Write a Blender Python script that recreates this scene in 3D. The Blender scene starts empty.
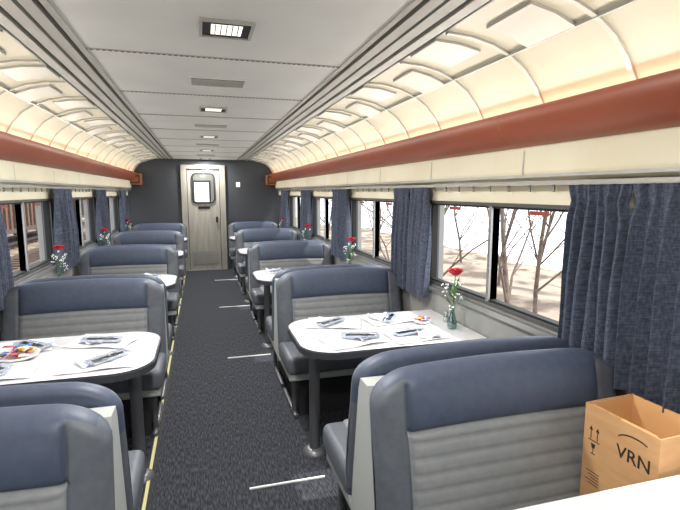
import bpy, bmesh, math, random
from mathutils import Vector, Matrix
random.seed(7)
S = bpy.context.scene
S.view_settings.view_transform = 'Standard'
S.view_settings.look = 'None'

# ------------------------------------------------------------ materials
def lin(c):
    r = []
    for v in c[:3]:
        v /= 255.0
        r.append(v/12.92 if v <= 0.04045 else ((v+0.055)/1.055)**2.4)
    return (r[0], r[1], r[2], 1)

def mat(name, col, rough=0.6, metal=0.0, col2=None, scale=20, stretch=(1,1,1), bump=0.0,
        emit=None, estr=0.0, lo=0.35, hi=0.65, detail=4, sheen=0, trans=0):
    m = bpy.data.materials.new(name); m.use_nodes = True
    nt = m.node_tree; b = nt.nodes['Principled BSDF']
    b.inputs['Base Color'].default_value = lin(col)
    b.inputs['Roughness'].default_value = rough
    b.inputs['Metallic'].default_value = metal
    if sheen: b.inputs['Sheen Weight'].default_value = sheen
    if trans: b.inputs['Transmission Weight'].default_value = trans
    if col2 is not None or bump:
        tc = nt.nodes.new('ShaderNodeTexCoord'); mp = nt.nodes.new('ShaderNodeMapping')
        mp.inputs['Scale'].default_value = stretch
        nz = nt.nodes.new('ShaderNodeTexNoise'); nz.inputs['Scale'].default_value = scale
        nz.inputs['Detail'].default_value = detail
        nt.links.new(tc.outputs['Object'], mp.inputs[0]); nt.links.new(mp.outputs[0], nz.inputs['Vector'])
        if col2 is not None:
            cr = nt.nodes.new('ShaderNodeValToRGB')
            cr.color_ramp.elements[0].position = lo; cr.color_ramp.elements[0].color = lin(col)
            cr.color_ramp.elements[1].position = hi; cr.color_ramp.elements[1].color = lin(col2)
            nt.links.new(nz.outputs[0], cr.inputs[0]); nt.links.new(cr.outputs[0], b.inputs['Base Color'])
        if bump:
            bp = nt.nodes.new('ShaderNodeBump'); bp.inputs['Strength'].default_value = bump
            bp.inputs['Distance'].default_value = 0.004
            nt.links.new(nz.outputs[0], bp.inputs['Height']); nt.links.new(bp.outputs[0], b.inputs['Normal'])
    if emit:
        b.inputs['Emission Color'].default_value = lin(emit); b.inputs['Emission Strength'].default_value = estr
    return m

M = {}
M['ceil'] = mat('ceiling_panel', (226,226,220), 0.45, col2=(219,219,213), scale=3)
M['cove'] = mat('cove_cream', (228,220,196), 0.4, col2=(222,213,186), scale=2)
M['rib'] = mat('cove_rib', (228,223,206), 0.35)
M['dark'] = mat('grille_dark', (38,38,40), 0.6)
M['bar'] = mat('grille_bar', (176,174,166), 0.4, 0.1)
M['brown'] = mat('valance_brown', (160,86,58), 0.4, col2=(144,74,50), scale=3, stretch=(1,.3,1))
M['wood'] = mat('wood_box', (176,106,58), 0.5, col2=(128,72,42), scale=8, stretch=(1,1,6))
M['cream'] = mat('panel_cream', (234,227,202), 0.45, col2=(228,220,192), scale=3)
M['wallgrey'] = mat('wall_grey', (156,156,153), 0.6, col2=(146,146,144), scale=5)
M['alu'] = mat('aluminium', (170,170,168), 0.35, 0.7)
M['frame'] = mat('window_frame', (92,92,92), 0.4, 0.5)
M['rubber'] = mat('rubber', (30,30,32), 0.7)
M['carpet'] = mat('carpet', (28,30,35), 0.98, col2=(72,75,85), scale=60, stretch=(2.2,.35,1), bump=0.6, lo=.4, hi=.68, detail=8)
M['blue'] = mat('vinyl_blue', (76,86,106), 0.5, col2=(70,79,99), scale=30, bump=0.1)
M['grey'] = mat('vinyl_grey', (142,145,146), 0.5, col2=(134,137,139), scale=30, bump=0.1)
M['greyd'] = mat('vinyl_grey_dark', (98,103,111), 0.5, col2=(90,95,103), scale=30, bump=0.1)
M['shell'] = mat('seat_shell', (182,186,184), 0.45)
M['plinth'] = mat('plinth', (38,38,42), 0.7)
M['top'] = mat('laminate_white', (226,227,230), 0.25, col2=(219,220,224), scale=8)
M['edge'] = mat('table_edge', (66,68,74), 0.4, 0.3)
M['post'] = mat('post_steel', (110,112,116), 0.4, 0.5)
M['endwall'] = mat('end_wall_charcoal', (62,65,70), 0.75, col2=(55,58,63), scale=40)
M['door'] = mat('door_steel', (164,160,150), 0.45, 0.1, col2=(146,142,133), scale=4, stretch=(4,1,.4))
M['paper'] = mat('paper', (240,240,240), 0.7)
M['napkin'] = mat('napkin', (214,219,230), 0.8)
M['black'] = mat('black_plastic', (20,20,24), 0.3)
M['red'] = mat('rose_red', (205,16,34), 0.5, col2=(170,8,24), scale=30)
M['green'] = mat('leaf_green', (52,96,44), 0.55, col2=(80,120,60), scale=30)
M['white'] = mat('white', (240,240,238), 0.5)
M['card'] = mat('cardboard', (206,160,112), 0.8, col2=(197,150,102), scale=6, stretch=(1,1,5))
M['cardin'] = mat('cardboard_inside', (222,174,120), 0.85, col2=(210,162,108), scale=6)
M['ink'] = mat('ink', (46,38,36), 0.7)
M['strip'] = mat('aisle_strip', (206,200,140), 0.5)
M['redsign'] = mat('exit_sticker', (150,62,44), 0.5)
M['pack1'] = mat('packet_pink', (226,110,130), 0.6)
M['pack2'] = mat('packet_yellow', (236,196,70), 0.6)
M['pack3'] = mat('packet_blue', (80,130,200), 0.6)
M['lens'] = mat('lamp_lens', (250,248,240), 0.4, emit=(255,248,230), estr=1.3)
M['tube'] = mat('cove_tube', (250,246,230), 0.4, emit=(255,246,226), estr=3.0)
M['bark'] = mat('bark', (118,102,92), 0.9, col2=(88,74,66), scale=10)
M['sleeper'] = mat('sleeper_wood', (92,76,66), 0.9, col2=(66,54,48), scale=10)
M['ground'] = mat('ground_ballast', (150,132,114), 0.95, col2=(100,86,74), scale=1.2, detail=12, lo=.42, hi=.62)
M['bank'] = mat('bank_dry_grass', (150,134,118), 0.95, col2=(92,78,66), scale=.9, detail=12, lo=.44, hi=.60, stretch=(1,1,2.5))
M['freight'] = mat('freight_brown', (132,90,70), 0.8, col2=(100,70,56), scale=2)
M['rail'] = mat('rail_steel', (120,104,96), 0.4, 0.6)
M['bright'] = mat('vestibule_light', (240,240,238), 0.6, emit=(255,255,250), estr=0.8)

def curtain_mat():
    m = bpy.data.materials.new('curtain_fabric'); m.use_nodes = True
    nt = m.node_tree; b = nt.nodes['Principled BSDF']
    b.inputs['Roughness'].default_value = .9
    tc = nt.nodes.new('ShaderNodeTexCoord')
    out = []
    for st in ((1,40,220),(1,220,40)):
        mp = nt.nodes.new('ShaderNodeMapping'); mp.inputs['Scale'].default_value = st
        nz = nt.nodes.new('ShaderNodeTexNoise'); nz.inputs['Scale'].default_value = 1.2; nz.inputs['Detail'].default_value = 3
        nt.links.new(tc.outputs['Object'], mp.inputs[0]); nt.links.new(mp.outputs[0], nz.inputs['Vector'])
        out.append(nz)
    mx = nt.nodes.new('ShaderNodeMath'); mx.operation = 'MULTIPLY'
    nt.links.new(out[0].outputs[0], mx.inputs[0]); nt.links.new(out[1].outputs[0], mx.inputs[1])
    cr = nt.nodes.new('ShaderNodeValToRGB')
    cr.color_ramp.elements[0].position = .14; cr.color_ramp.elements[0].color = lin((56,62,78))
    cr.color_ramp.elements[1].position = .40; cr.color_ramp.elements[1].color = lin((96,104,122))
    nt.links.new(mx.outputs[0], cr.inputs[0]); nt.links.new(cr.outputs[0], b.inputs['Base Color'])
    return m
M['curtain'] = curtain_mat()

def glass_mat(name, tint, fac):
    m = bpy.data.materials.new(name); m.use_nodes = True
    nt = m.node_tree; nt.nodes.clear()
    o = nt.nodes.new('ShaderNodeOutputMaterial'); mx = nt.nodes.new('ShaderNodeMixShader')
    t = nt.nodes.new('ShaderNodeBsdfTransparent'); g = nt.nodes.new('ShaderNodeBsdfGlossy')
    t.inputs[0].default_value = lin(tint); g.inputs['Roughness'].default_value = .05
    mx.inputs[0].default_value = fac
    nt.links.new(t.outputs[0], mx.inputs[1]); nt.links.new(g.outputs[0], mx.inputs[2]); nt.links.new(mx.outputs[0], o.inputs[0])
    return m
M['glass'] = glass_mat('window_glass', (248,250,250), .05)
M['vglass'] = glass_mat('vase_glass', (215,228,228), .18)
M['wrap'] = glass_mat('clear_wrap', (240,244,250), .25)

# ------------------------------------------------------------ mesh builder
class MB:
    def __init__(s): s.v=[]; s.f=[]; s.m=[]; s.s=[]; s.mats=[]
    def mi(s, k):
        if k not in s.mats: s.mats.append(k)
        return s.mats.index(k)
    def add(s, vs, fs, k, smooth=False):
        o = len(s.v); s.v += [tuple(v) for v in vs]
        for i, f in enumerate(fs):
            s.f.append([a+o for a in f]); s.s.append(smooth)
            s.m.append(s.mi(k[i] if isinstance(k, list) else k))
    def box(s, x0,x1,y0,y1,z0,z1,k):
        s.add([(x0,y0,z0),(x1,y0,z0),(x1,y1,z0),(x0,y1,z0),(x0,y0,z1),(x1,y0,z1),(x1,y1,z1),(x0,y1,z1)],
              [(0,3,2,1),(4,5,6,7),(0,1,5,4),(1,2,6,5),(2,3,7,6),(3,0,4,7)], k)
    def rbox(s, x0,x1,y0,y1,z0,z1,k,r=.02,seg=3,Mx=None):
        bm = bmesh.new(); bmesh.ops.create_cube(bm, size=1)
        for v in bm.verts:
            v.co = Vector(((x0+x1)/2+v.co.x*(x1-x0),(y0+y1)/2+v.co.y*(y1-y0),(z0+z1)/2+v.co.z*(z1-z0)))
        bmesh.ops.bevel(bm, geom=bm.edges[:], offset=r, segments=seg, profile=.5, affect='EDGES')
        if Mx: bmesh.ops.transform(bm, matrix=Mx, verts=bm.verts)
        bm.verts.index_update()
        s.add([v.co[:] for v in bm.verts], [[v.index for v in f.verts] for f in bm.faces], k, True)
        bm.free()
    def cyl(s, p0, p1, r0, r1, k, n=16, caps=True):
        p0=Vector(p0); p1=Vector(p1); d=(p1-p0)
        if d.length<1e-6: return
        d.normalize(); a = Vector((0,0,1)) if abs(d.z)<.9 else Vector((1,0,0))
        u=d.cross(a).normalized(); w=d.cross(u)
        vs=[];fs=[]
        for i in range(n):
            t=2*math.pi*i/n; q=u*math.cos(t)+w*math.sin(t)
            vs.append(p0+q*r0); vs.append(p1+q*r1)
        for i in range(n):
            j=(i+1)%n; fs.append((2*i,2*i+1,2*j+1,2*j))
        s.add(vs,fs,k,True)
        if caps:
            s.add([vs[2*i] for i in range(n)],[list(range(n))],k); s.add([vs[2*i+1] for i in range(n)],[list(range(n))[::-1]],k)
    def lathe(s, prof, c, k, n=20):
        vs=[];fs=[]
        for r,z in prof:
            for i in range(n):
                t=2*math.pi*i/n; vs.append((c[0]+r*math.cos(t),c[1]+r*math.sin(t),c[2]+z))
        for a in range(len(prof)-1):
            for i in range(n):
                j=(i+1)%n; fs.append((a*n+i,a*n+j,(a+1)*n+j,(a+1)*n+i))
        s.add(vs,fs,k,True)
    def sweep(s, prof, y0, y1, k, smooth=True):
        vs=[];fs=[]
        for x,z in prof: vs += [(x,y0,z),(x,y1,z)]
        for i in range(len(prof)-1): fs.append((2*i,2*i+1,2*i+3,2*i+2))
        s.add(vs,fs,k,smooth)
    def prism(s, outl, z0, z1, k, kt=None, axis='z'):
        n=len(outl)
        def P(a,b,c): return (a,b,c) if axis=='z' else (c,a,b)
        s.add([P(x,y,z0) for x,y in outl]+[P(x,y,z1) for x,y in outl],
              [(i,(i+1)%n,(i+1)%n+n,i+n) for i in range(n)]+[list(range(n))[::-1]], k)
        s.add([P(x,y,z1) for x,y in outl],[list(range(n))],kt or k)
    def mesh(s, name):
        me=bpy.data.meshes.new(name); me.from_pydata(s.v,[],s.f)
        for k in s.mats: me.materials.append(M[k])
        me.polygons.foreach_set('material_index', s.m); me.polygons.foreach_set('use_smooth', s.s)
        me.validate(); me.update(); return me
    def obj(s, name, loc=(0,0,0), rot=0): return place(s.mesh(name), name, loc, rot)
def place(me, name, loc=(0,0,0), rot=0, parent=None):
    o=bpy.data.objects.new(name, me); o.location=loc; o.rotation_euler=(0,0,rot)
    S.collection.objects.link(o)
    if parent: o.parent=parent
    return o

# ------------------------------------------------------------ dimensions
CX=0.125; HW=1.475; XL=CX-HW; XR=CX+HW
Y0=-2.2; Y1=10.2; ZC=2.25
WZ0, WZ1 = 0.945, 1.54
CUR=[-2.45,-0.55,1.42,3.40,5.30,7.22,9.14,11.0]
HWC=.32

# floor
b=MB(); b.box(XL-.1,XR+.1,Y0,Y1+1.5,-.08,0,'carpet'); b.obj('floor')
b=MB(); b.box(-.342,-.325,Y0,Y1,.001,.006,'strip'); b.box(-.32,-.305,Y0,Y1,.001,.004,'rubber'); b.obj('trim_aisle_strip')
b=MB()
for i in range(5): b.box(.20,.62,.30+2.15*i,.312+2.15*i,.001,.008,'white')  # thin white strips stand in for sunlight streaks across the aisle floor
b.obj('sun_streak_strip')

# side walls with windows
wn=1
for side,sx in (('left',-1),('right',1)):
    b=MB()
    xi=CX+sx*HW; xo=xi+sx*.12
    xa,xb=min(xi,xo),max(xi,xo)
    b.box(xa,xb,Y0,Y1,0,WZ0,'wallgrey'); b.box(xa,xb,Y0,Y1,WZ1,2.3,'cream')
    for c in CUR:
        lo=max(c-HWC+.1,Y0); hi=min(c+HWC-.1,Y1)
        if hi>lo: b.box(xa,xb,lo,hi,WZ0,WZ1,'wallgrey')
    b.obj('wall_'+side)
    b=MB()
    b.box(min(xi,xi-sx*.05),max(xi,xi-sx*.05),Y0,Y1,0,.16,'wallgrey')
    b.box(min(xi,xi-sx*.02),max(xi,xi-sx*.02),Y0,Y1,.16,.18,'alu')
    b.obj('baseboard_'+side)
    b=MB()
    b.box(min(xi,xi-sx*.035),max(xi,xi-sx*.035),Y0,Y1,WZ0-.045,WZ0-.015,'alu'); b.obj('trim_sill_'+side)
    for i in range(len(CUR)-1):
        a=max(CUR[i]+HWC-.1,Y0); c=min(CUR[i+1]-HWC+.1,Y1)
        if c-a<.3: continue
        b=MB()
        def fr(ya,yb,za,zb,w,k,d0,d1):
            x0_,x1_=min(xi-sx*d0,xi-sx*d1),max(xi-sx*d0,xi-sx*d1)
            b.box(x0_,x1_,ya,yb,za,za+w,k); b.box(x0_,x1_,ya,yb,zb-w,zb,k)
            b.box(x0_,x1_,ya,ya+w,za+w,zb-w,k); b.box(x0_,x1_,yb-w,yb,za+w,zb-w,k)
        fr(a,c,WZ0,WZ1,.020,'frame',-.07,.010)
        mid=(a+c)/2
        fr(a+.020,mid,WZ0+.020,WZ1-.020,.012,'rubber',-.05,-.005)
        fr(mid,c-.020,WZ0+.020,WZ1-.020,.012,'rubber',-.05,-.005)
        b.box(min(xi-sx*.008,xi+sx*.05),max(xi-sx*.008,xi+sx*.05),mid-.012,mid+.012,WZ0+.02,WZ1-.02,'alu')
        xg=xi+sx*.04
        b.add([(xg,a+.02,WZ0+.02),(xg,c-.02,WZ0+.02),(xg,c-.02,WZ1-.02),(xg,a+.02,WZ1-.02)],[(0,1,2,3)],'glass')
        xs=xi+sx*.003
        for yy in (a+.3, c-.42):
            b.box(min(xs,xs+sx*.004),max(xs,xs+sx*.004),yy,yy+.14,WZ1-.056,WZ1-.035,'redsign')
        b.obj('window_%d'%wn); wn+=1

# end walls
b=MB()
DX0,DX1=-.36,.50
b.box(XL,DX0,Y1,Y1+.12,0,2.3,'endwall'); b.box(DX1,XR,Y1,Y1+.12,0,2.3,'endwall'); b.box(DX0,DX1,Y1,Y1+.12,2.14,2.3,'endwall')
b.obj('wall_end')
b=MB(); b.box(XL,XR,Y0-.1,Y0,0,2.3,'wallgrey'); b.obj('wall_rear')
b=MB(); b.box(XL,XR,Y1+1.4,Y1+1.5,0,2.3,'door'); b.box(-.16,.24,Y1+1.37,Y1+1.4,1.30,1.86,'rubber'); b.box(-.12,.20,Y1+1.36,Y1+1.37,1.34,1.82,'bright'); b.obj('wall_vestibule')
L=bpy.data.lights.new('vestibule_lamp','POINT'); L.energy=10; L.shadow_soft_size=.1
lo=bpy.data.objects.new('vestibule_lamp',L); lo.location=(.1,Y1+.7,2.1); S.collection.objects.link(lo)
# door
b=MB()
b.box(DX0+.002,DX0+.11,Y1-.04,Y1+.12,.001,2.138,'door'); b.box(DX1-.11,DX1-.002,Y1-.04,Y1+.12,.001,2.138,'door'); b.box(DX0+.11,DX1-.11,Y1-.04,Y1+.12,2.06,2.138,'door')
dx0,dx1=DX0+.115,DX1-.115
wx0,wx1=dx0+.12,dx1-.12; wz0,wz1=1.40,1.95
def rr(x0,x1,z0,z1,r,n=6):
    p=[]
    for cx,cz,a0 in ((x1-r,z1-r,0),(x0+r,z1-r,90),(x0+r,z0+r,180),(x1-r,z0+r,270)):
        for i in range(n+1):
            a=math.radians(a0+90*i/n); p.append((cx+r*math.cos(a),cz+r*math.sin(a)))
    return p
inn=rr(wx0,wx1,wz0,wz1,.07); out=rr(wx0-.035,wx1+.035,wz0-.035,wz1+.035,.10); N=len(inn)
def ring(A,B,ya,yb,k):
    b.add([(x,ya,z) for x,z in A]+[(x,yb,z) for x,z in B],[(i,(i+1)%N,(i+1)%N+N,i+N) for i in range(N)],k)
ring(inn,out,Y1-.012,Y1-.012,'rubber'); ring(out,out,Y1-.012,Y1+.012,'rubber'); ring(inn,inn,Y1-.012,Y1+.06,'alu')
b.add([(x,Y1+.03,z) for x,z in inn],[list(range(N))],'glass')
b.box(dx0,dx1,Y1+.01,Y1+.06,.005,wz0-.02,'door'); b.box(dx0,dx1,Y1+.01,Y1+.06,wz1+.02,2.06,'door')
b.box(dx0,wx0-.02,Y1+.01,Y1+.06,wz0-.02,wz1+.02,'door'); b.box(wx1+.02,dx1,Y1+.01,Y1+.06,wz0-.02,wz1+.02,'door')
b.box(dx0-.004,dx0+.006,Y1-.004,Y1+.012,0.01,2.06,'rubber'); b.box(dx1-.006,dx1+.004,Y1-.004,Y1+.012,.01,2.06,'rubber')
b.box(dx1-.09,dx1-.05,Y1-.03,Y1+.01,.98,1.10,'black')
b.box(dx0+.08,dx1-.08,Y1-.002,Y1+.01,.12,.40,'alu')
for i in range(6): b.box(dx0+.1,dx1-.1,Y1-.008,Y1-.002,.15+i*.04,.158+i*.04,'bar')
b.box(dx0+.20,dx1-.20,Y1-.002,Y1+.01,1.26,1.31,'black')
b.box(DX0+.01,DX1-.01,Y1-.06,Y1+.02,0.001,.012,'alu')
b.obj('door_1')
b=MB(); b.box(.72,.80,Y1-.01,Y1,1.70,1.80,'white'); b.box(.735,.785,Y1-.012,Y1-.01,1.72,1.78,'napkin'); b.obj('wall_notice')

# ------------------------------------------------------------ ceiling
b=MB()
prof=[(.87,ZC),(.98,2.243),(1.08,2.222),(1.17,2.185),(1.25,2.13),(1.31,2.06),(1.35,1.99)]
def P(sx,o): return CX+sx*o
b.box(CX-.62,CX+.62,Y0,Y1,ZC,ZC+.05,'ceil')
for sx in (-1,1):
    xs=sorted((P(sx,.62),P(sx,.88))); b.box(xs[0],xs[1],Y0,Y1,ZC+.03,ZC+.05,'dark')
    for o0,o1,dz in ((.62,.632,0),(.652,.70,.004),(.722,.775,0),(.797,.845,.004),(.862,.878,0)):
        xs=sorted((P(sx,o0),P(sx,o1))); b.box(xs[0],xs[1],Y0,Y1,ZC-dz,ZC+.028,'bar')
    b.sweep([(P(sx,o),z) for o,z in prof],Y0,Y1,'cove')
    b.sweep([(P(sx,1.35),1.99),(P(sx,1.36),1.94),(P(sx,1.47),1.94)],Y0,Y1,'cove',False)
    y=Y0+.25; n=0
    def offp(pr,d):
        out=[]
        for i,(o,z) in enumerate(pr):
            a=pr[max(i-1,0)]; c=pr[min(i+1,len(pr)-1)]
            tx,tz=c[0]-a[0],c[1]-a[1]; L=math.hypot(tx,tz)
            out.append((o+tz/L*d, z-tx/L*d))
        return out
    while y<Y1:
        for (ya,yb,d,pr) in ((y,y+.022,.010,prof),):
            q=offp(pr,d)
            b.sweep([(P(sx,o),z) for o,z in q],ya,yb,'rib')
            vs=[];fs=[]
            for yy in (ya,yb):
                base=len(vs)
                for (o,z),(o2,z2) in zip(pr,q): vs+=[(P(sx,o),yy,z),(P(sx,o2),yy,z2)]
                for i in range(len(pr)-1): fs.append((base+2*i,base+2*i+2,base+2*i+3,base+2*i+1))
            b.add(vs,fs,'bar')
        q=offp(prof[0:4],.012); q=q[1:4] if n%2 else q[0:3]
        b.sweep([(P(sx,o),z) for o,z in q],y+.10,y+.36,'rib')
        o,z=q[-1]; b.box(*sorted((P(sx,o),P(sx,o+.006))),y+.10,y+.36,z,z+.02,'bar')
        o,z=q[0]; b.box(*sorted((P(sx,o),P(sx,o-.006))),y+.10,y+.36,z,z+.02,'bar')
        vs=[];fs=[]
        for yy in (y+.10,y+.36):
            for i,(o,z) in enumerate(q): vs+=[(P(sx,o),yy,z),(P(sx,o),yy,z+.03)]
        k=2*len(q)
        for base in (0,k):
            for i in range(len(q)-1): fs.append((base+2*i,base+2*i+2,base+2*i+3,base+2*i+1))
        b.add(vs,fs,'bar')
        y+=.475; n+=1
    o,z=offp(prof,.008)[3]; b.box(*sorted((P(sx,o-.006),P(sx,o+.006))),Y0,Y1,z-.003,z+.012,'bar')
b.obj('ceiling')
b=MB(); y=1.55-.96*3
while y<Y1:
    b.box(CX-.62,CX+.62,y,y+.016,ZC-.004,ZC,'bar')
    x=CX-.61
    while x<CX+.6:
        b.box(x,x+.014,y+.003,y+.013,ZC-.0055,ZC-.004,'dark'); x+=.026
    y+=.96
b.box(CX-.625,CX-.60,Y0,Y1,ZC-.006,ZC,'bar'); b.box(CX+.60,CX+.625,Y0,Y1,ZC-.006,ZC,'bar')
b.obj('trim_ceiling_seam')

# ceiling lights and vents
b=MB()
b.box(-.105,.105,-.10,-.088,-.012,0,'bar'); b.box(-.105,.105,.088,.10,-.012,0,'bar'); b.box(-.105,-.093,-.088,.088,-.012,0,'bar'); b.box(.093,.105,-.088,.088,-.012,0,'bar')
b.box(-.093,-.06,-.088,.088,-.006,-.001,'dark'); b.box(.06,.093,-.088,.088,-.006,-.001,'dark')
b.box(-.06,.06,-.06,.06,-.009,-.002,'lens')
for i in range(-2,3): b.box(i*.022-.002,i*.022+.002,-.06,.06,-.014,-.009,'alu')
b.box(-.06,.06,-.088,-.06,-.008,-.001,'dark'); b.box(-.06,.06,.06,.088,-.008,-.001,'dark')
lme=b.mesh('ceiling_light')
b=MB()
b.box(-.17,.17,-.10,.10,-.006,0,'ceil'); b.box(-.15,.15,-.08,.08,-.008,-.006,'dark')
for i in range(9): b.box(-.15,.15,-.078+i*.018,-.070+i*.018,-.013,-.008,'bar')
for x in (-.05,.05): b.box(x-.004,x+.004,-.08,.08,-.014,-.012,'bar')
vme=b.mesh('ceiling_vent')
for i in range(6):
    y=2.07-1.96+i*1.96
    place(lme,'ceiling_light',(CX,y,ZC))
    L=bpy.data.lights.new('downlight','AREA'); L.energy=32; L.size=.12; L.color=(1,.985,.96)
    lo=bpy.data.objects.new('downlight',L); lo.location=(CX,y,ZC-.03); S.collection.objects.link(lo)
    if y+.98<Y1-.2: place(vme,'ceiling_vent',(CX,y+.98,ZC))

# brown valances, cream light panel, cove tubes
for side,sx in (('left',-1),('right',1)):
    b=MB()
    pr=[(1.45,1.955),(1.305,1.955),(1.30,1.972),(1.292,1.974),(1.286,1.962),(1.295,1.915),(1.322,1.865),(1.355,1.83),(1.39,1.815),(1.475,1.815)]
    b.sweep([(P(sx,o),z) for o,z in pr],Y0,Y1-.02,'brown')
    for yy in (-.6,.75,2.1,3.9,5.7,7.5,9.3):
        q=[(o-.002,z) for o,z in pr[3:8]]
        b.sweep([(P(sx,o),z) for o,z in q],yy,yy+.012,'wood')
    b.obj('trim_valance_'+side)
    b=MB()
    pr=[(1.40,1.815),(1.405,1.80),(1.40,1.70),(1.405,1.675),(1.42,1.66),(1.475,1.655)]
    b.sweep([(P(sx,o),z) for o,z in pr],Y0,Y1-.01,'cream')
    for i in range(11):
        yy=-.9+i*.98; q=[(o-.0025,z) for o,z in pr[1:4]]
        b.sweep([(P(sx,o),z) for o,z in q],yy,yy+.01,'bar')
    b.box(*sorted((P(sx,1.39),P(sx,1.40))),Y0,Y1-.01,1.668,1.682,'alu')
    b.obj('trim_header_'+side)
    b=MB(); b.cyl((P(sx,1.33),Y0+.1,1.966),(P(sx,1.33),Y1-.1,1.966),.008,.008,'tube',8); b.obj('cove_light_tube')
    L=bpy.data.lights.new('cove_strip_lamp','AREA'); L.shape='RECTANGLE'; L.size=11.8; L.size_y=.02; L.energy=36; L.color=(1,.98,.93)
    lo=bpy.data.objects.new('cove_strip_lamp',L); S.collection.objects.link(lo)
    lo.location=(P(sx,1.315),(Y0+Y1)/2,1.977)
    zd=Vector((sx*1.0,0,-.22)).normalized(); xd=Vector((0,1,0)); yd=zd.cross(xd)
    lo.rotation_euler=Matrix((xd,yd,zd)).transposed().to_euler()
    b=MB(); b.rbox(*sorted((P(sx,1.20),P(sx,1.44))),Y1-.16,Y1-.002,1.74,1.95,'wood',.01)
    b.box(*sorted((P(sx,1.23),P(sx,1.41))),Y1-.165,Y1-.16,1.77,1.92,'dark')
    b.box(*sorted((P(sx,1.25),P(sx,1.39))),Y1-.17,Y1-.165,1.79,1.90,'wood'); b.obj('wooden_speaker_box')
    b=MB(); b.box(*sorted((P(sx,1.405),P(sx,1.43))),Y0,Y1-.02,1.632,1.65,'alu')
    y=.0
    while y<Y1:
        b.box(*sorted((P(sx,1.44),P(sx,1.45))),y,y+.012,1.600,1.636,'alu'); y+=.17
    b.obj('curtain_rail')

# ------------------------------------------------------------ curtains
def curtain(name, yc, sx, seed):
    rnd=random.Random(seed); b=MB()
    for h in (0,1):
        w=.305; ya=yc-.31+h*.32; yb=ya+w
        ny,nz=120,24; vs=[];fs=[]
        ph=[rnd.uniform(0,6.28) for _ in range(4)]; nf=rnd.choice((4.5,5.0,5.5))
        for j in range(nz+1):
            t=j/nz; z=1.630-.785*t
            for i in range(ny+1):
                s_=i/ny
                sp=s_+.02*math.sin(6*s_+ph[0]+2.2*t)*t
                amp=(.012+.026*min(1,t*2.0))
                a=amp*math.sin(2*math.pi*nf*sp+ph[1]+.6*math.sin(2.5*t+ph[2]))
                a+=.006*math.sin(2*math.pi*2*sp+ph[3]+t*3)
                if t<.14: a+=.006*math.sin(2*math.pi*nf*3*sp)*(1-t/.14)
                pinch=1-.14*math.exp(-((t-.09)/.05)**2)+.06*t
                y=(ya+yb)/2+(s_-.5)*w*pinch+ .008*math.cos(2*math.pi*nf*sp)*min(1,t*3)
                vs.append((P(sx,1.413)-sx*a,y,z+.004*math.sin(2*math.pi*nf*sp)*(1 if t>.9 else 0)))
        for j in range(nz):
            for i in range(ny):
                q=j*(ny+1)+i; fs.append((q,q+1,q+ny+2,q+ny+1))
        b.add(vs,fs,'curtain',True)
    b.obj(name)
for i,c in enumerate(CUR[1:-1]):
    curtain('window_curtain',c,1,i+1); curtain('window_curtain',c,-1,i+21)

# ------------------------------------------------------------ seats
SW=1.02; BD=.115
def backrest(b, flip):
    H=1.0; z0=.40
    xs=[0,.003,.009,.02,.035,.055,.075,.092,.102,.109,.115,.121,.13,.15,.18,.22]
    n=10; mid=[.22+(SW-.44)*i/n for i in range(1,n)]
    xs=xs+mid+[SW-x for x in reversed(xs)]
    vs_=[i/46*.66 for i in range(47)]+[.672,.69,.71,.73,.76,.79,.82,.85,.88,.91,.935,.955,.97,.982,.992,.998,1.0]
    def f(d,r): 
        q=1-min(max(d,0)/r,1); return math.sqrt(max(0,1-q*q))
    V=[];F=[];K=[]
    nx=len(xs); nv=len(vs_)
    sgn=-1 if flip else 1
    for side in (0,1):
        for v in vs_:
            for x in xs:
                d=min(x,SW-x); u=x/SW
                R=.16; q=1-min(d/R,1)
                zt=H-.022*(2*u-1)**2-.10*(1-math.sqrt(max(0,1-q*q)))
                zs=H-.205-.012*(2*u-1)**2
                if v<=.66: z=z0+(zs-z0)*v/.66
                else: z=zs+(zt-zs)*(v-.66)/.34
                zz=(z-z0)/(H-z0)
                yc=-.185+.105*zz
                th=.058*f(d,.05)*f(zt-z,.045)
                if side==0:
                    y=yc-th
                    if v>.66:
                        w_=(v-.66)/.34; y-=.022*math.sin(math.pi*min(w_,1)**.8)*f(d-BD,.06)
                    else:
                        y-=.012*f(d-BD,.05)*(1 if v<.65 else .3)
                        y-=.012*math.sin(math.pi*v/.66)
                        if d>BD:
                            r=((z-.42)/.052)%1; y+=.0065*math.exp(-((r-.5)/.13)**2)
                    if d>BD-.01: y+=.014*math.exp(-((v-.66)/.010)**2)
                    if v<.95: y+=.012*math.exp(-((d-BD)/.006)**2)
                else: y=yc+th*.8
                V.append((x,sgn*y,z))
    for side in (0,1):
        o=side*nx*nv
        for j in range(nv-1):
            for i in range(nx-1):
                a=o+j*nx+i; q=(a,a+1,a+nx+1,a+nx)
                if (side==1)!=flip: q=q[::-1]
                F.append(q)
                xc=(xs[i]+xs[i+1])/2; d=min(xc,SW-xc); vc=(vs_[j]+vs_[j+1])/2
                if side==1: K.append('greyd' if vc<.7 else 'blue')
                elif vc>.66 and d>BD: K.append('blue')
                elif vc>.965 and d>.03: K.append('blue')
                elif d<BD: K.append('greyd')
                else: K.append('grey')
    b.add(V,F,K,True)
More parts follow.
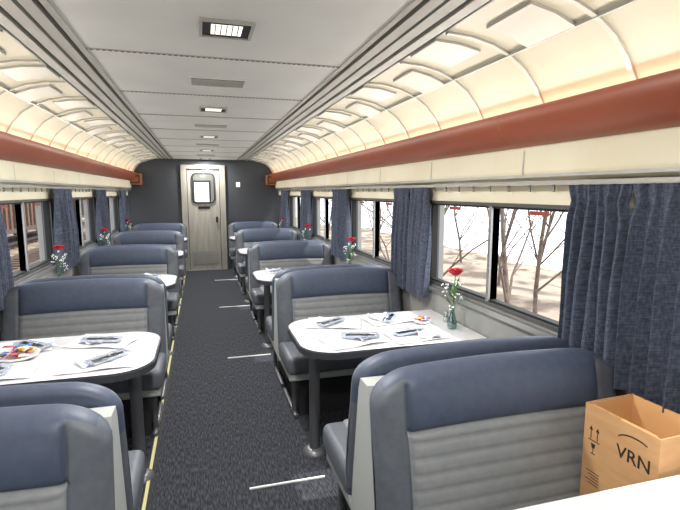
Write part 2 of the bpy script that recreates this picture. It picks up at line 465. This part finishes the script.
def seat_half(b, flip):
    backrest(b,flip)
    s_=-1 if flip else 1
    ys=sorted((s_*-.60,s_*-.17)); b.rbox(.0,SW,ys[0],ys[1],.34,.475,'greyd',.035,4)
    ys=sorted((s_*-.585,s_*-.18)); b.rbox(.10,SW-.10,ys[0],ys[1],.44,.487,'grey',.02,3)
    ys=sorted((s_*-.57,s_*-.03)); b.rbox(.015,SW-.015,ys[0],ys[1],.29,.345,'shell',.01,2)
    ys=sorted((s_*-.50,s_*-.02)); b.box(.10,SW-.10,ys[0],ys[1],.0,.29,'plinth')
    for x in (.05,SW-.08):
        ys=sorted((s_*-.54,s_*-.05)); b.rbox(x,x+.03,ys[0],ys[1],.0,.035,'post',.008,2)
        yy=s_*-.46; b.rbox(x,x+.03,yy-.02,yy+.02,.03,.30,'post',.006,2)
def shellwedge(b, double):
    if double: o=[(-.15,.30),(-.13,.46),(-.06,.87),(-.04,.915),(.04,.915),(.06,.87),(.13,.46),(.15,.30)]
    else: o=[(-.15,.30),(-.13,.46),(-.06,.87),(-.04,.915),(-.0,.915),(0,.3)]
    b.prism(o,.012,SW-.012,'shell',axis='x')
b=MB(); seat_half(b,False); seat_half(b,True); shellwedge(b,True); pair=b.mesh('back_to_back_booth_seat')
b=MB(); seat_half(b,False); shellwedge(b,False); single=b.mesh('booth_seat')
PY=[-.57,1.58,3.73,5.88,8.03]
for y in PY:
    place(pair,'back_to_back_booth_seat',(XR-.045-SW,y,0)); place(pair,'back_to_back_booth_seat',(XL+.055,y,0))
place(single,'booth_seat',(XR-.055-SW,Y1-.07,0)); place(single,'booth_seat',(XL+.055,Y1-.07,0))

# ------------------------------------------------------------ tables
def table(sx):
    b=MB(); Lh=1.09; W=.74; r=.20
    def outl(ins):
        pts=[]
        for cx,cy,a0 in ((r,-W/2+r,270),(r,W/2-r,180)):
            rr_=r-ins
            for i in range(0,13):
                a=math.radians(a0-90*i/12) ; pts.append((cx+rr_*math.cos(a),cy+rr_*math.sin(a)))
        pts.append((Lh,W/2-ins)); pts.append((Lh,-W/2+ins))
        if sx<0: pts=[(-x,y) for x,y in pts]
        else: pts=pts[::-1]
        return pts
    b.prism(outl(0),.712,.744,'edge'); b.prism(outl(.008),.744,.750,'edge','top')
    px=sx*.13
    b.cyl((px,0,0.02),(px,0,.715),.033,.033,'post',20)
    b.lathe([(.0,.03),(.036,.03),(.045,.026),(.07,.014),(.075,0)],(px,0,0),'post',24)
    b.box(*sorted((px-.05,px+sx*.9)),-.04,.04,.69,.715,'post')
    b.box(*sorted((sx*1.04,sx*1.085)),-.25,.25,.60,.715,'post')
    return b.mesh('dining_table')
tr=table(1); tl=table(-1)
TY=[.655,2.74,4.89,7.04,9.15]
for y in TY:
    place(tr,'dining_table',(XR-1.10,y,0)); place(tl,'dining_table',(XL+1.10,y,0))

# ------------------------------------------------------------ table items
def bud_vase(seed):
    rnd=random.Random(seed); b=MB()
    b.lathe([(0,.004),(.026,.004),(.03,.012),(.03,.05),(.018,.085),(.012,.12),(.016,.14),(.013,.14),(.010,.12),(.015,.085),(.026,.05),(.024,.015),(0,.012)],(0,0,0),'vglass',18)
    st=[(0,0,.02),(.004,0,.14),(.012,.004,.24),(.016,.0,.34)]
    for a,c in zip(st,st[1:]): b.cyl(a,c,.003,.003,'green',6)
    c=Vector((.016,0,.36))
    b.lathe([(0,-.022),(.012,-.02),(.02,-.008),(.019,.008),(.010,.016),(0,.014)],c,'red',14)
    for ring_,(rr_,hh,n) in enumerate(((.020,.024,4),(.028,.026,5),(.037,.020,6))):
        for i in range(n):
            a=2*math.pi*i/n+ring_*.5; vs=[];fs=[]
            for p in range(4):
                for q in range(5):
                    th=a+(q-2)*.32; t=p/3
                    R=rr_*(.35+.65*math.sin(t*1.5))+ (0.006*ring_*t); vs.append((c.x+R*math.cos(th),c.y+R*math.sin(th),c.z-.022+t*(hh+.018)-abs(q-2)**2*.0022*t))
            for p in range(3):
                for q in range(4): k=p*5+q; fs.append((k,k+1,k+6,k+5))
            b.add(vs,fs,'red',True)
    for i in range(22):
        a=rnd.uniform(0,6.28); L=rnd.uniform(.035,.07); z=rnd.uniform(.12,.25)
        tip=Vector((.004+L*math.cos(a),L*math.sin(a),z+rnd.uniform(.02,.08)))
        base=Vector((.006,0,z-.02)); b.cyl(base,tip,.0012,.0012,'green',4)
        if i%3==0:
            d=(tip-base); w=Vector((-d.y,d.x,0)).normalized()*.013
            m_=base+d*.6
            b.add([base+d*.25,m_+w,tip+d*.25,m_-w],[(0,1,2,3)],'green',True)
        else:
            for k in range(4):
                p=tip+Vector((rnd.uniform(-.015,.015),rnd.uniform(-.015,.015),rnd.uniform(-.01,.02)))
                b.lathe([(0,-.005),(.004,-.003),(.005,.001),(.003,.005),(0,.005)],p,'white',7)
    return b.mesh('rose_bud_vase')
vm=[bud_vase(1),bud_vase(2)]
def shaker_mesh():
    b=MB(); b.lathe([(0,.001),(.018,.001),(.02,.006),(.017,.045),(.015,.052)],(0,0,0),'vglass',14)
    b.lathe([(0,.002),(.0165,.002),(.0155,.028),(0,.028)],(0,0,0),'white',12)
    b.lathe([(.016,.05),(.017,.056),(.014,.068),(.006,.073),(0,.073)],(0,0,0),'alu',14)
    return b.mesh('salt_shaker')
shm=shaker_mesh()
def sheet_mesh(name,w,h,amp,seed,k):
    rnd=random.Random(seed); p=[rnd.uniform(0,6) for _ in range(3)]
    b=MB(); n=12; vs=[];fs=[]
    for j in range(n+1):
        for i in range(n+1):
            x=(i/n-.5)*w; y=(j/n-.5)*h
            e=max(abs(i/n-.5),abs(j/n-.5))*2
            vs.append((x,y,.003+amp*(1+math.sin(i*.9+j*.5+p[0]))*.5+amp*1.6*max(0,math.sin(i*.35-j*.45+p[1]))*e**3))
    for j in range(n):
        for i in range(n): q=j*(n+1)+i; fs.append((q,q+1,q+n+2,q+n+1))
    b.add(vs,fs,k,True); return b.mesh(name)
pmm=sheet_mesh('paper_placemat',.35,.25,.003,1,'paper')
nkm=[sheet_mesh('paper_napkin',.15,.13,.012,s_,'napkin') for s_ in (2,3,4)]
def cutlery_mesh():
    b=MB()
    b.rbox(-.10,.10,-.028,.028,.001,.010,'napkin',.003,2)
    for k,y in enumerate((-.010,0,.010)):
        b.rbox(-.085,.02,y-.003,y+.003,.0105,.0145,'black',.001,1)
        if k==0:
            for t in (-.005,-.0017,.0017,.005): b.box(.035,.08,y+t-.0008,y+t+.0008,.011,.013,'black')
            b.rbox(.018,.038,y-.006,y+.006,.0105,.0135,'black',.001,1)
        elif k==1: b.rbox(.018,.085,y-.005,y+.006,.0105,.0135,'black',.001,1)
        else:
            b.lathe([(0,.0),(.008,.0005),(.010,.002),(0,.0022)],(.05,y,.011),'black',10); b.rbox(.018,.05,y-.003,y+.003,.0105,.0135,'black',.001,1)
    b.rbox(-.112,.112,-.036,.036,.0005,.018,'wrap',.006,2)
    return b.mesh('wrapped_cutlery_set')
ctm=cutlery_mesh()
def packets_mesh(seed, R=.05, n=16):
    rnd=random.Random(seed); b=MB()
    b.lathe([(0,.002),(R*.8,.002),(R,.008),(R*1.08,.020),(R*1.04,.020),(R*.9,.008),(0,.006)],(0,0,0),'white',24)
    for i in range(n):
        rr_=R*.7*math.sqrt(rnd.random()); a=rnd.uniform(0,6.28)
        Mx=Matrix.Translation((rr_*math.cos(a),rr_*math.sin(a),.014+i*.0013))@Matrix.Rotation(rnd.uniform(0,6.28),4,'Z')@Matrix.Rotation(rnd.uniform(-.4,.4),4,'X')
        b.rbox(-.022,.022,-.013,.013,-.002,.002,('pack1','pack2','pack3','white','redsign')[i%5],.0015,1,Mx)
    return b.mesh('condiment_packet_plate')
pkm=packets_mesh(3); pkl=packets_mesh(4,.095,34)
ZT=.7505
rnd=random.Random(5)
def dress(yt, sx, near):
    X=(lambda d: XR-1.10+d) if sx>0 else (lambda d: XL+1.10-d)
    place(vm[0 if sx>0 else 1],'rose_bud_vase',(X(.985),yt-.13,ZT),0.3)
    place(shm,'salt_shaker',(X(1.03),yt-.03,ZT)); place(shm,'pepper_shaker',(X(1.03),yt+.03,ZT))
    pts=[(.30,-.19,.15),(.70,-.21,-.1),(.32,.20,-.12),(.72,.20,.1)]
    for k,(d,dy,a) in enumerate(pts):
        a+=rnd.uniform(-.2,.2)
        place(pmm,'paper_placemat',(X(d)+rnd.uniform(-.03,.03),yt+dy*.95,ZT),a)
        place(nkm[k%3],'paper_napkin',(X(d)+rnd.uniform(-.09,.09),yt+dy+rnd.uniform(-.03,.03),ZT+.004),rnd.uniform(0,3))
        o=place(ctm,'wrapped_cutlery_set',(X(d)+rnd.uniform(-.06,.08),yt+dy*.85,ZT+.012),a+rnd.uniform(-.9,.9)+(0 if k%2 else .4))
        o.rotation_euler.x=rnd.uniform(-.08,.08)
    if sx<0: place(pkl,'condiment_packet_plate',(X(.68),yt-.0,ZT+.008))
    elif near: place(pkm,'condiment_packet_plate',(X(.86),yt+.04,ZT+.004))
for i,y in enumerate(TY[1:]):
    dress(y,1,i<1); dress(y,-1,i<1)

# open box on seat
b=MB(); bw,bl,bh,t=.22,.28,.375,.005
b.box(0,bw,0,bl,0,t,'card')
b.box(0,t,0,bl,t,bh,'card'); b.box(bw-t,bw,0,bl,t,bh,'card'); b.box(t,bw-t,0,t,t,bh,'card'); b.box(t,bw-t,bl-t,bl,t,bh,'card')
b.box(t,t+.002,t,bl-t,t,bh-.003,'cardin'); b.box(bw-t-.002,bw-t,t,bl-t,t,bh-.003,'cardin')
b.box(t,bw-t,bl-t-.002,bl-t,t,bh-.003,'cardin')
b.box(t+.003,t+.006,.02,bl-.02,bh-.12,bh+.001,'cardin'); b.box(bw-t-.006,bw-t-.003,.02,bl-.02,bh-.12,bh+.001,'cardin')
def q(y0,y1,z0,z1): b.box(-.0008,0,y0,y1,z0,z1,'ink')
dz=.055
for yy in (.222,.249):
    q(yy-.0015,yy+.0015,.20+dz,.235+dz); b.add([(-.0008,yy-.008,.232+dz),(-.0008,yy+.008,.232+dz),(-.0008,yy,.248+dz)],[(0,1,2)],'ink')
q(.212,.259,.194+dz,.197+dz)
b.add([(-.0008,.227,.185+dz),(-.0008,.247,.185+dz),(-.0008,.242,.168+dz),(-.0008,.232,.168+dz)],[(0,1,2,3)],'ink'); q(.236,.238,.150+dz,.168+dz); q(.228,.246,.147+dz,.150+dz)
for i in range(5): q(.205,.205+.055-.01*(i%3),.135-i*.011,.1375-i*.011)
pts=[]
for i in range(13):
    a=math.radians(25+100*i/12); pts.append((.08+.07*math.cos(a),.245+dz+.035*math.sin(a)))
for (a0,a1),(c0,c1) in zip(pts,pts[1:]):
    b.add([(-.0008,a0,a1),(-.0008,c0,c1),(-.0008,c0,c1+.005),(-.0008,a0,a1+.005)],[(0,1,2,3)],'ink')
bx=b.obj('cardboard_box',(1.300,1.032,.488),.05)
tx=bpy.data.curves.new('box_lettering','FONT'); tx.body='VRN'; tx.size=.062; tx.extrude=.0004; tx.offset=.0004; tx.align_x='CENTER'
tx.materials.append(M['ink'])
to=bpy.data.objects.new('box_lettering',tx); S.collection.objects.link(to); to.parent=bx
to.location=(-.0008,.085,.205+dz-.012); to.rotation_euler=(math.pi/2,0,-math.pi/2)

# ------------------------------------------------------------ exterior
def gr(name,fn,x0,x1,y0,y1,nx,ny,k):
    b=MB(); vs=[];fs=[]
    for j in range(ny+1):
        for i in range(nx+1):
            x=x0+(x1-x0)*i/nx; y=y0+(y1-y0)*j/ny; vs.append((x,y,fn(x,y)))
    for j in range(ny):
        for i in range(nx): q_=j*(nx+1)+i; fs.append((q_,q_+1,q_+nx+2,q_+nx+1))
    b.add(vs,fs,k,True); return b.obj(name)
def hr(x,y):
    # the bank falls away from the track, so sky shows low behind the trees
    t=min(max((x-9)/10,0),1); t=t*t*(3-2*t)
    return -1.25-2.6*t+.10*math.sin(y*.6+x)+.08*math.sin(y*1.7-x*1.3)*t
gr('ground_embankment',hr,2.0,24,-30,70,60,110,'bank')
def tree(seed):
    r_=random.Random(seed); b=MB()
    def br(p,d,L,r,dep):
        segs=3
        for s_ in range(segs):
            d=(d+Vector((r_.uniform(-.25,.25),r_.uniform(-.25,.25),r_.uniform(-.08,.12)))).normalized()
            q_=p+d*(L/segs); b.cyl(p,q_,r,r*.85,'bark',5,False); p=q_; r*=.85
            if dep>0:
                for _ in range(2 if dep==4 else 1):
                    nd=(d+Vector((r_.uniform(-1,1),r_.uniform(-1,1),r_.uniform(-.3,.5)))).normalized()
                    br(p,nd,L*.66,r*.55,dep-1)
    br(Vector((0,0,0)),Vector((0,0,1)),3.0,.055,4)
    return b.mesh('bare_tree')
tm=[tree(11),tree(12),tree(13)]
pos=[(4.8,6.6),(5.0,9.5),(4.8,12),(8,10),(7,15),(7.5,7.2),(5.5,18),(9,13),(6.5,25),(9,4.5),(11,9),(8,21),(12,6),(12,12),(10,17),(10.5,6.5),(6.6,8.2),(13,10)]
for i,(x,y) in enumerate(pos):
    place(tm[i%3],'bare_tree',(x,y,hr(x,y)-.1),i*1.3)
gr('ground_yard',lambda x,y:-1.28,-60,2.0,-30,90,4,4,'ground')
b=MB()
for yy in range(-2,60):
    for xc in (-4.2,-6.9,-10.4): b.box(xc-1.2,xc+1.2,yy*.7,yy*.7+.25,-1.28,-1.2,'sleeper')
for xc in (-4.2,-6.9,-10.4):
    for x in (xc-.72,xc+.72): b.box(x-.035,x+.035,-5,60,-1.2,-1.06,'rail')
b.obj('railway_track')
b=MB()
b.box(-11.9,-8.9,0,14,-.3,2.6,'freight')
for i in range(24): b.box(-8.9,-8.8,i*.6+.05,i*.6+.15,-.3,2.6,'sleeper')
b.box(-8.95,-8.78,0,14,2.5,2.65,'sleeper'); b.box(-8.95,-8.78,0,14,-.4,-.2,'sleeper')
for y in (1.2,2.9,11.2,12.9):
    for x in (-9.75,-11.1): b.cyl((x-.06,y,-.62),(x+.06,y,-.62),.44,.44,'rail',20)
b.box(-11.2,-9.6,.9,3.2,-.7,-.35,'rail'); b.box(-11.2,-9.6,10.9,13.2,-.7,-.35,'rail')
fm=b.mesh('freight_car'); place(fm,'freight_car',(0,8,0)); place(fm,'freight_car',(0,23,0)); place(fm,'freight_car',(0,38,0))

# ------------------------------------------------------------ lights
w=bpy.data.worlds.new('World'); S.world=w; w.use_nodes=True
bg=w.node_tree.nodes['Background']; bg.inputs[0].default_value=(.9,.95,1,1); bg.inputs[1].default_value=3.3
sl=bpy.data.lights.new('sun','SUN'); sl.energy=5.0; sl.angle=.02; sl.color=(1,.96,.88)
so=bpy.data.objects.new('sun',sl); S.collection.objects.link(so)
so.rotation_euler=Vector((-.56,.15,-.68)).to_track_quat('-Z','Y').to_euler()

# ------------------------------------------------------------ camera
cam=bpy.data.cameras.new('camera'); co=bpy.data.objects.new('camera',cam); S.collection.objects.link(co)
cam.sensor_width=36; cam.lens=480/680*36; cam.clip_start=.02
co.location=(0,0,1.60)
co.rotation_euler=(math.radians(90-7.48),0,-math.radians(16.13))
S.camera=co
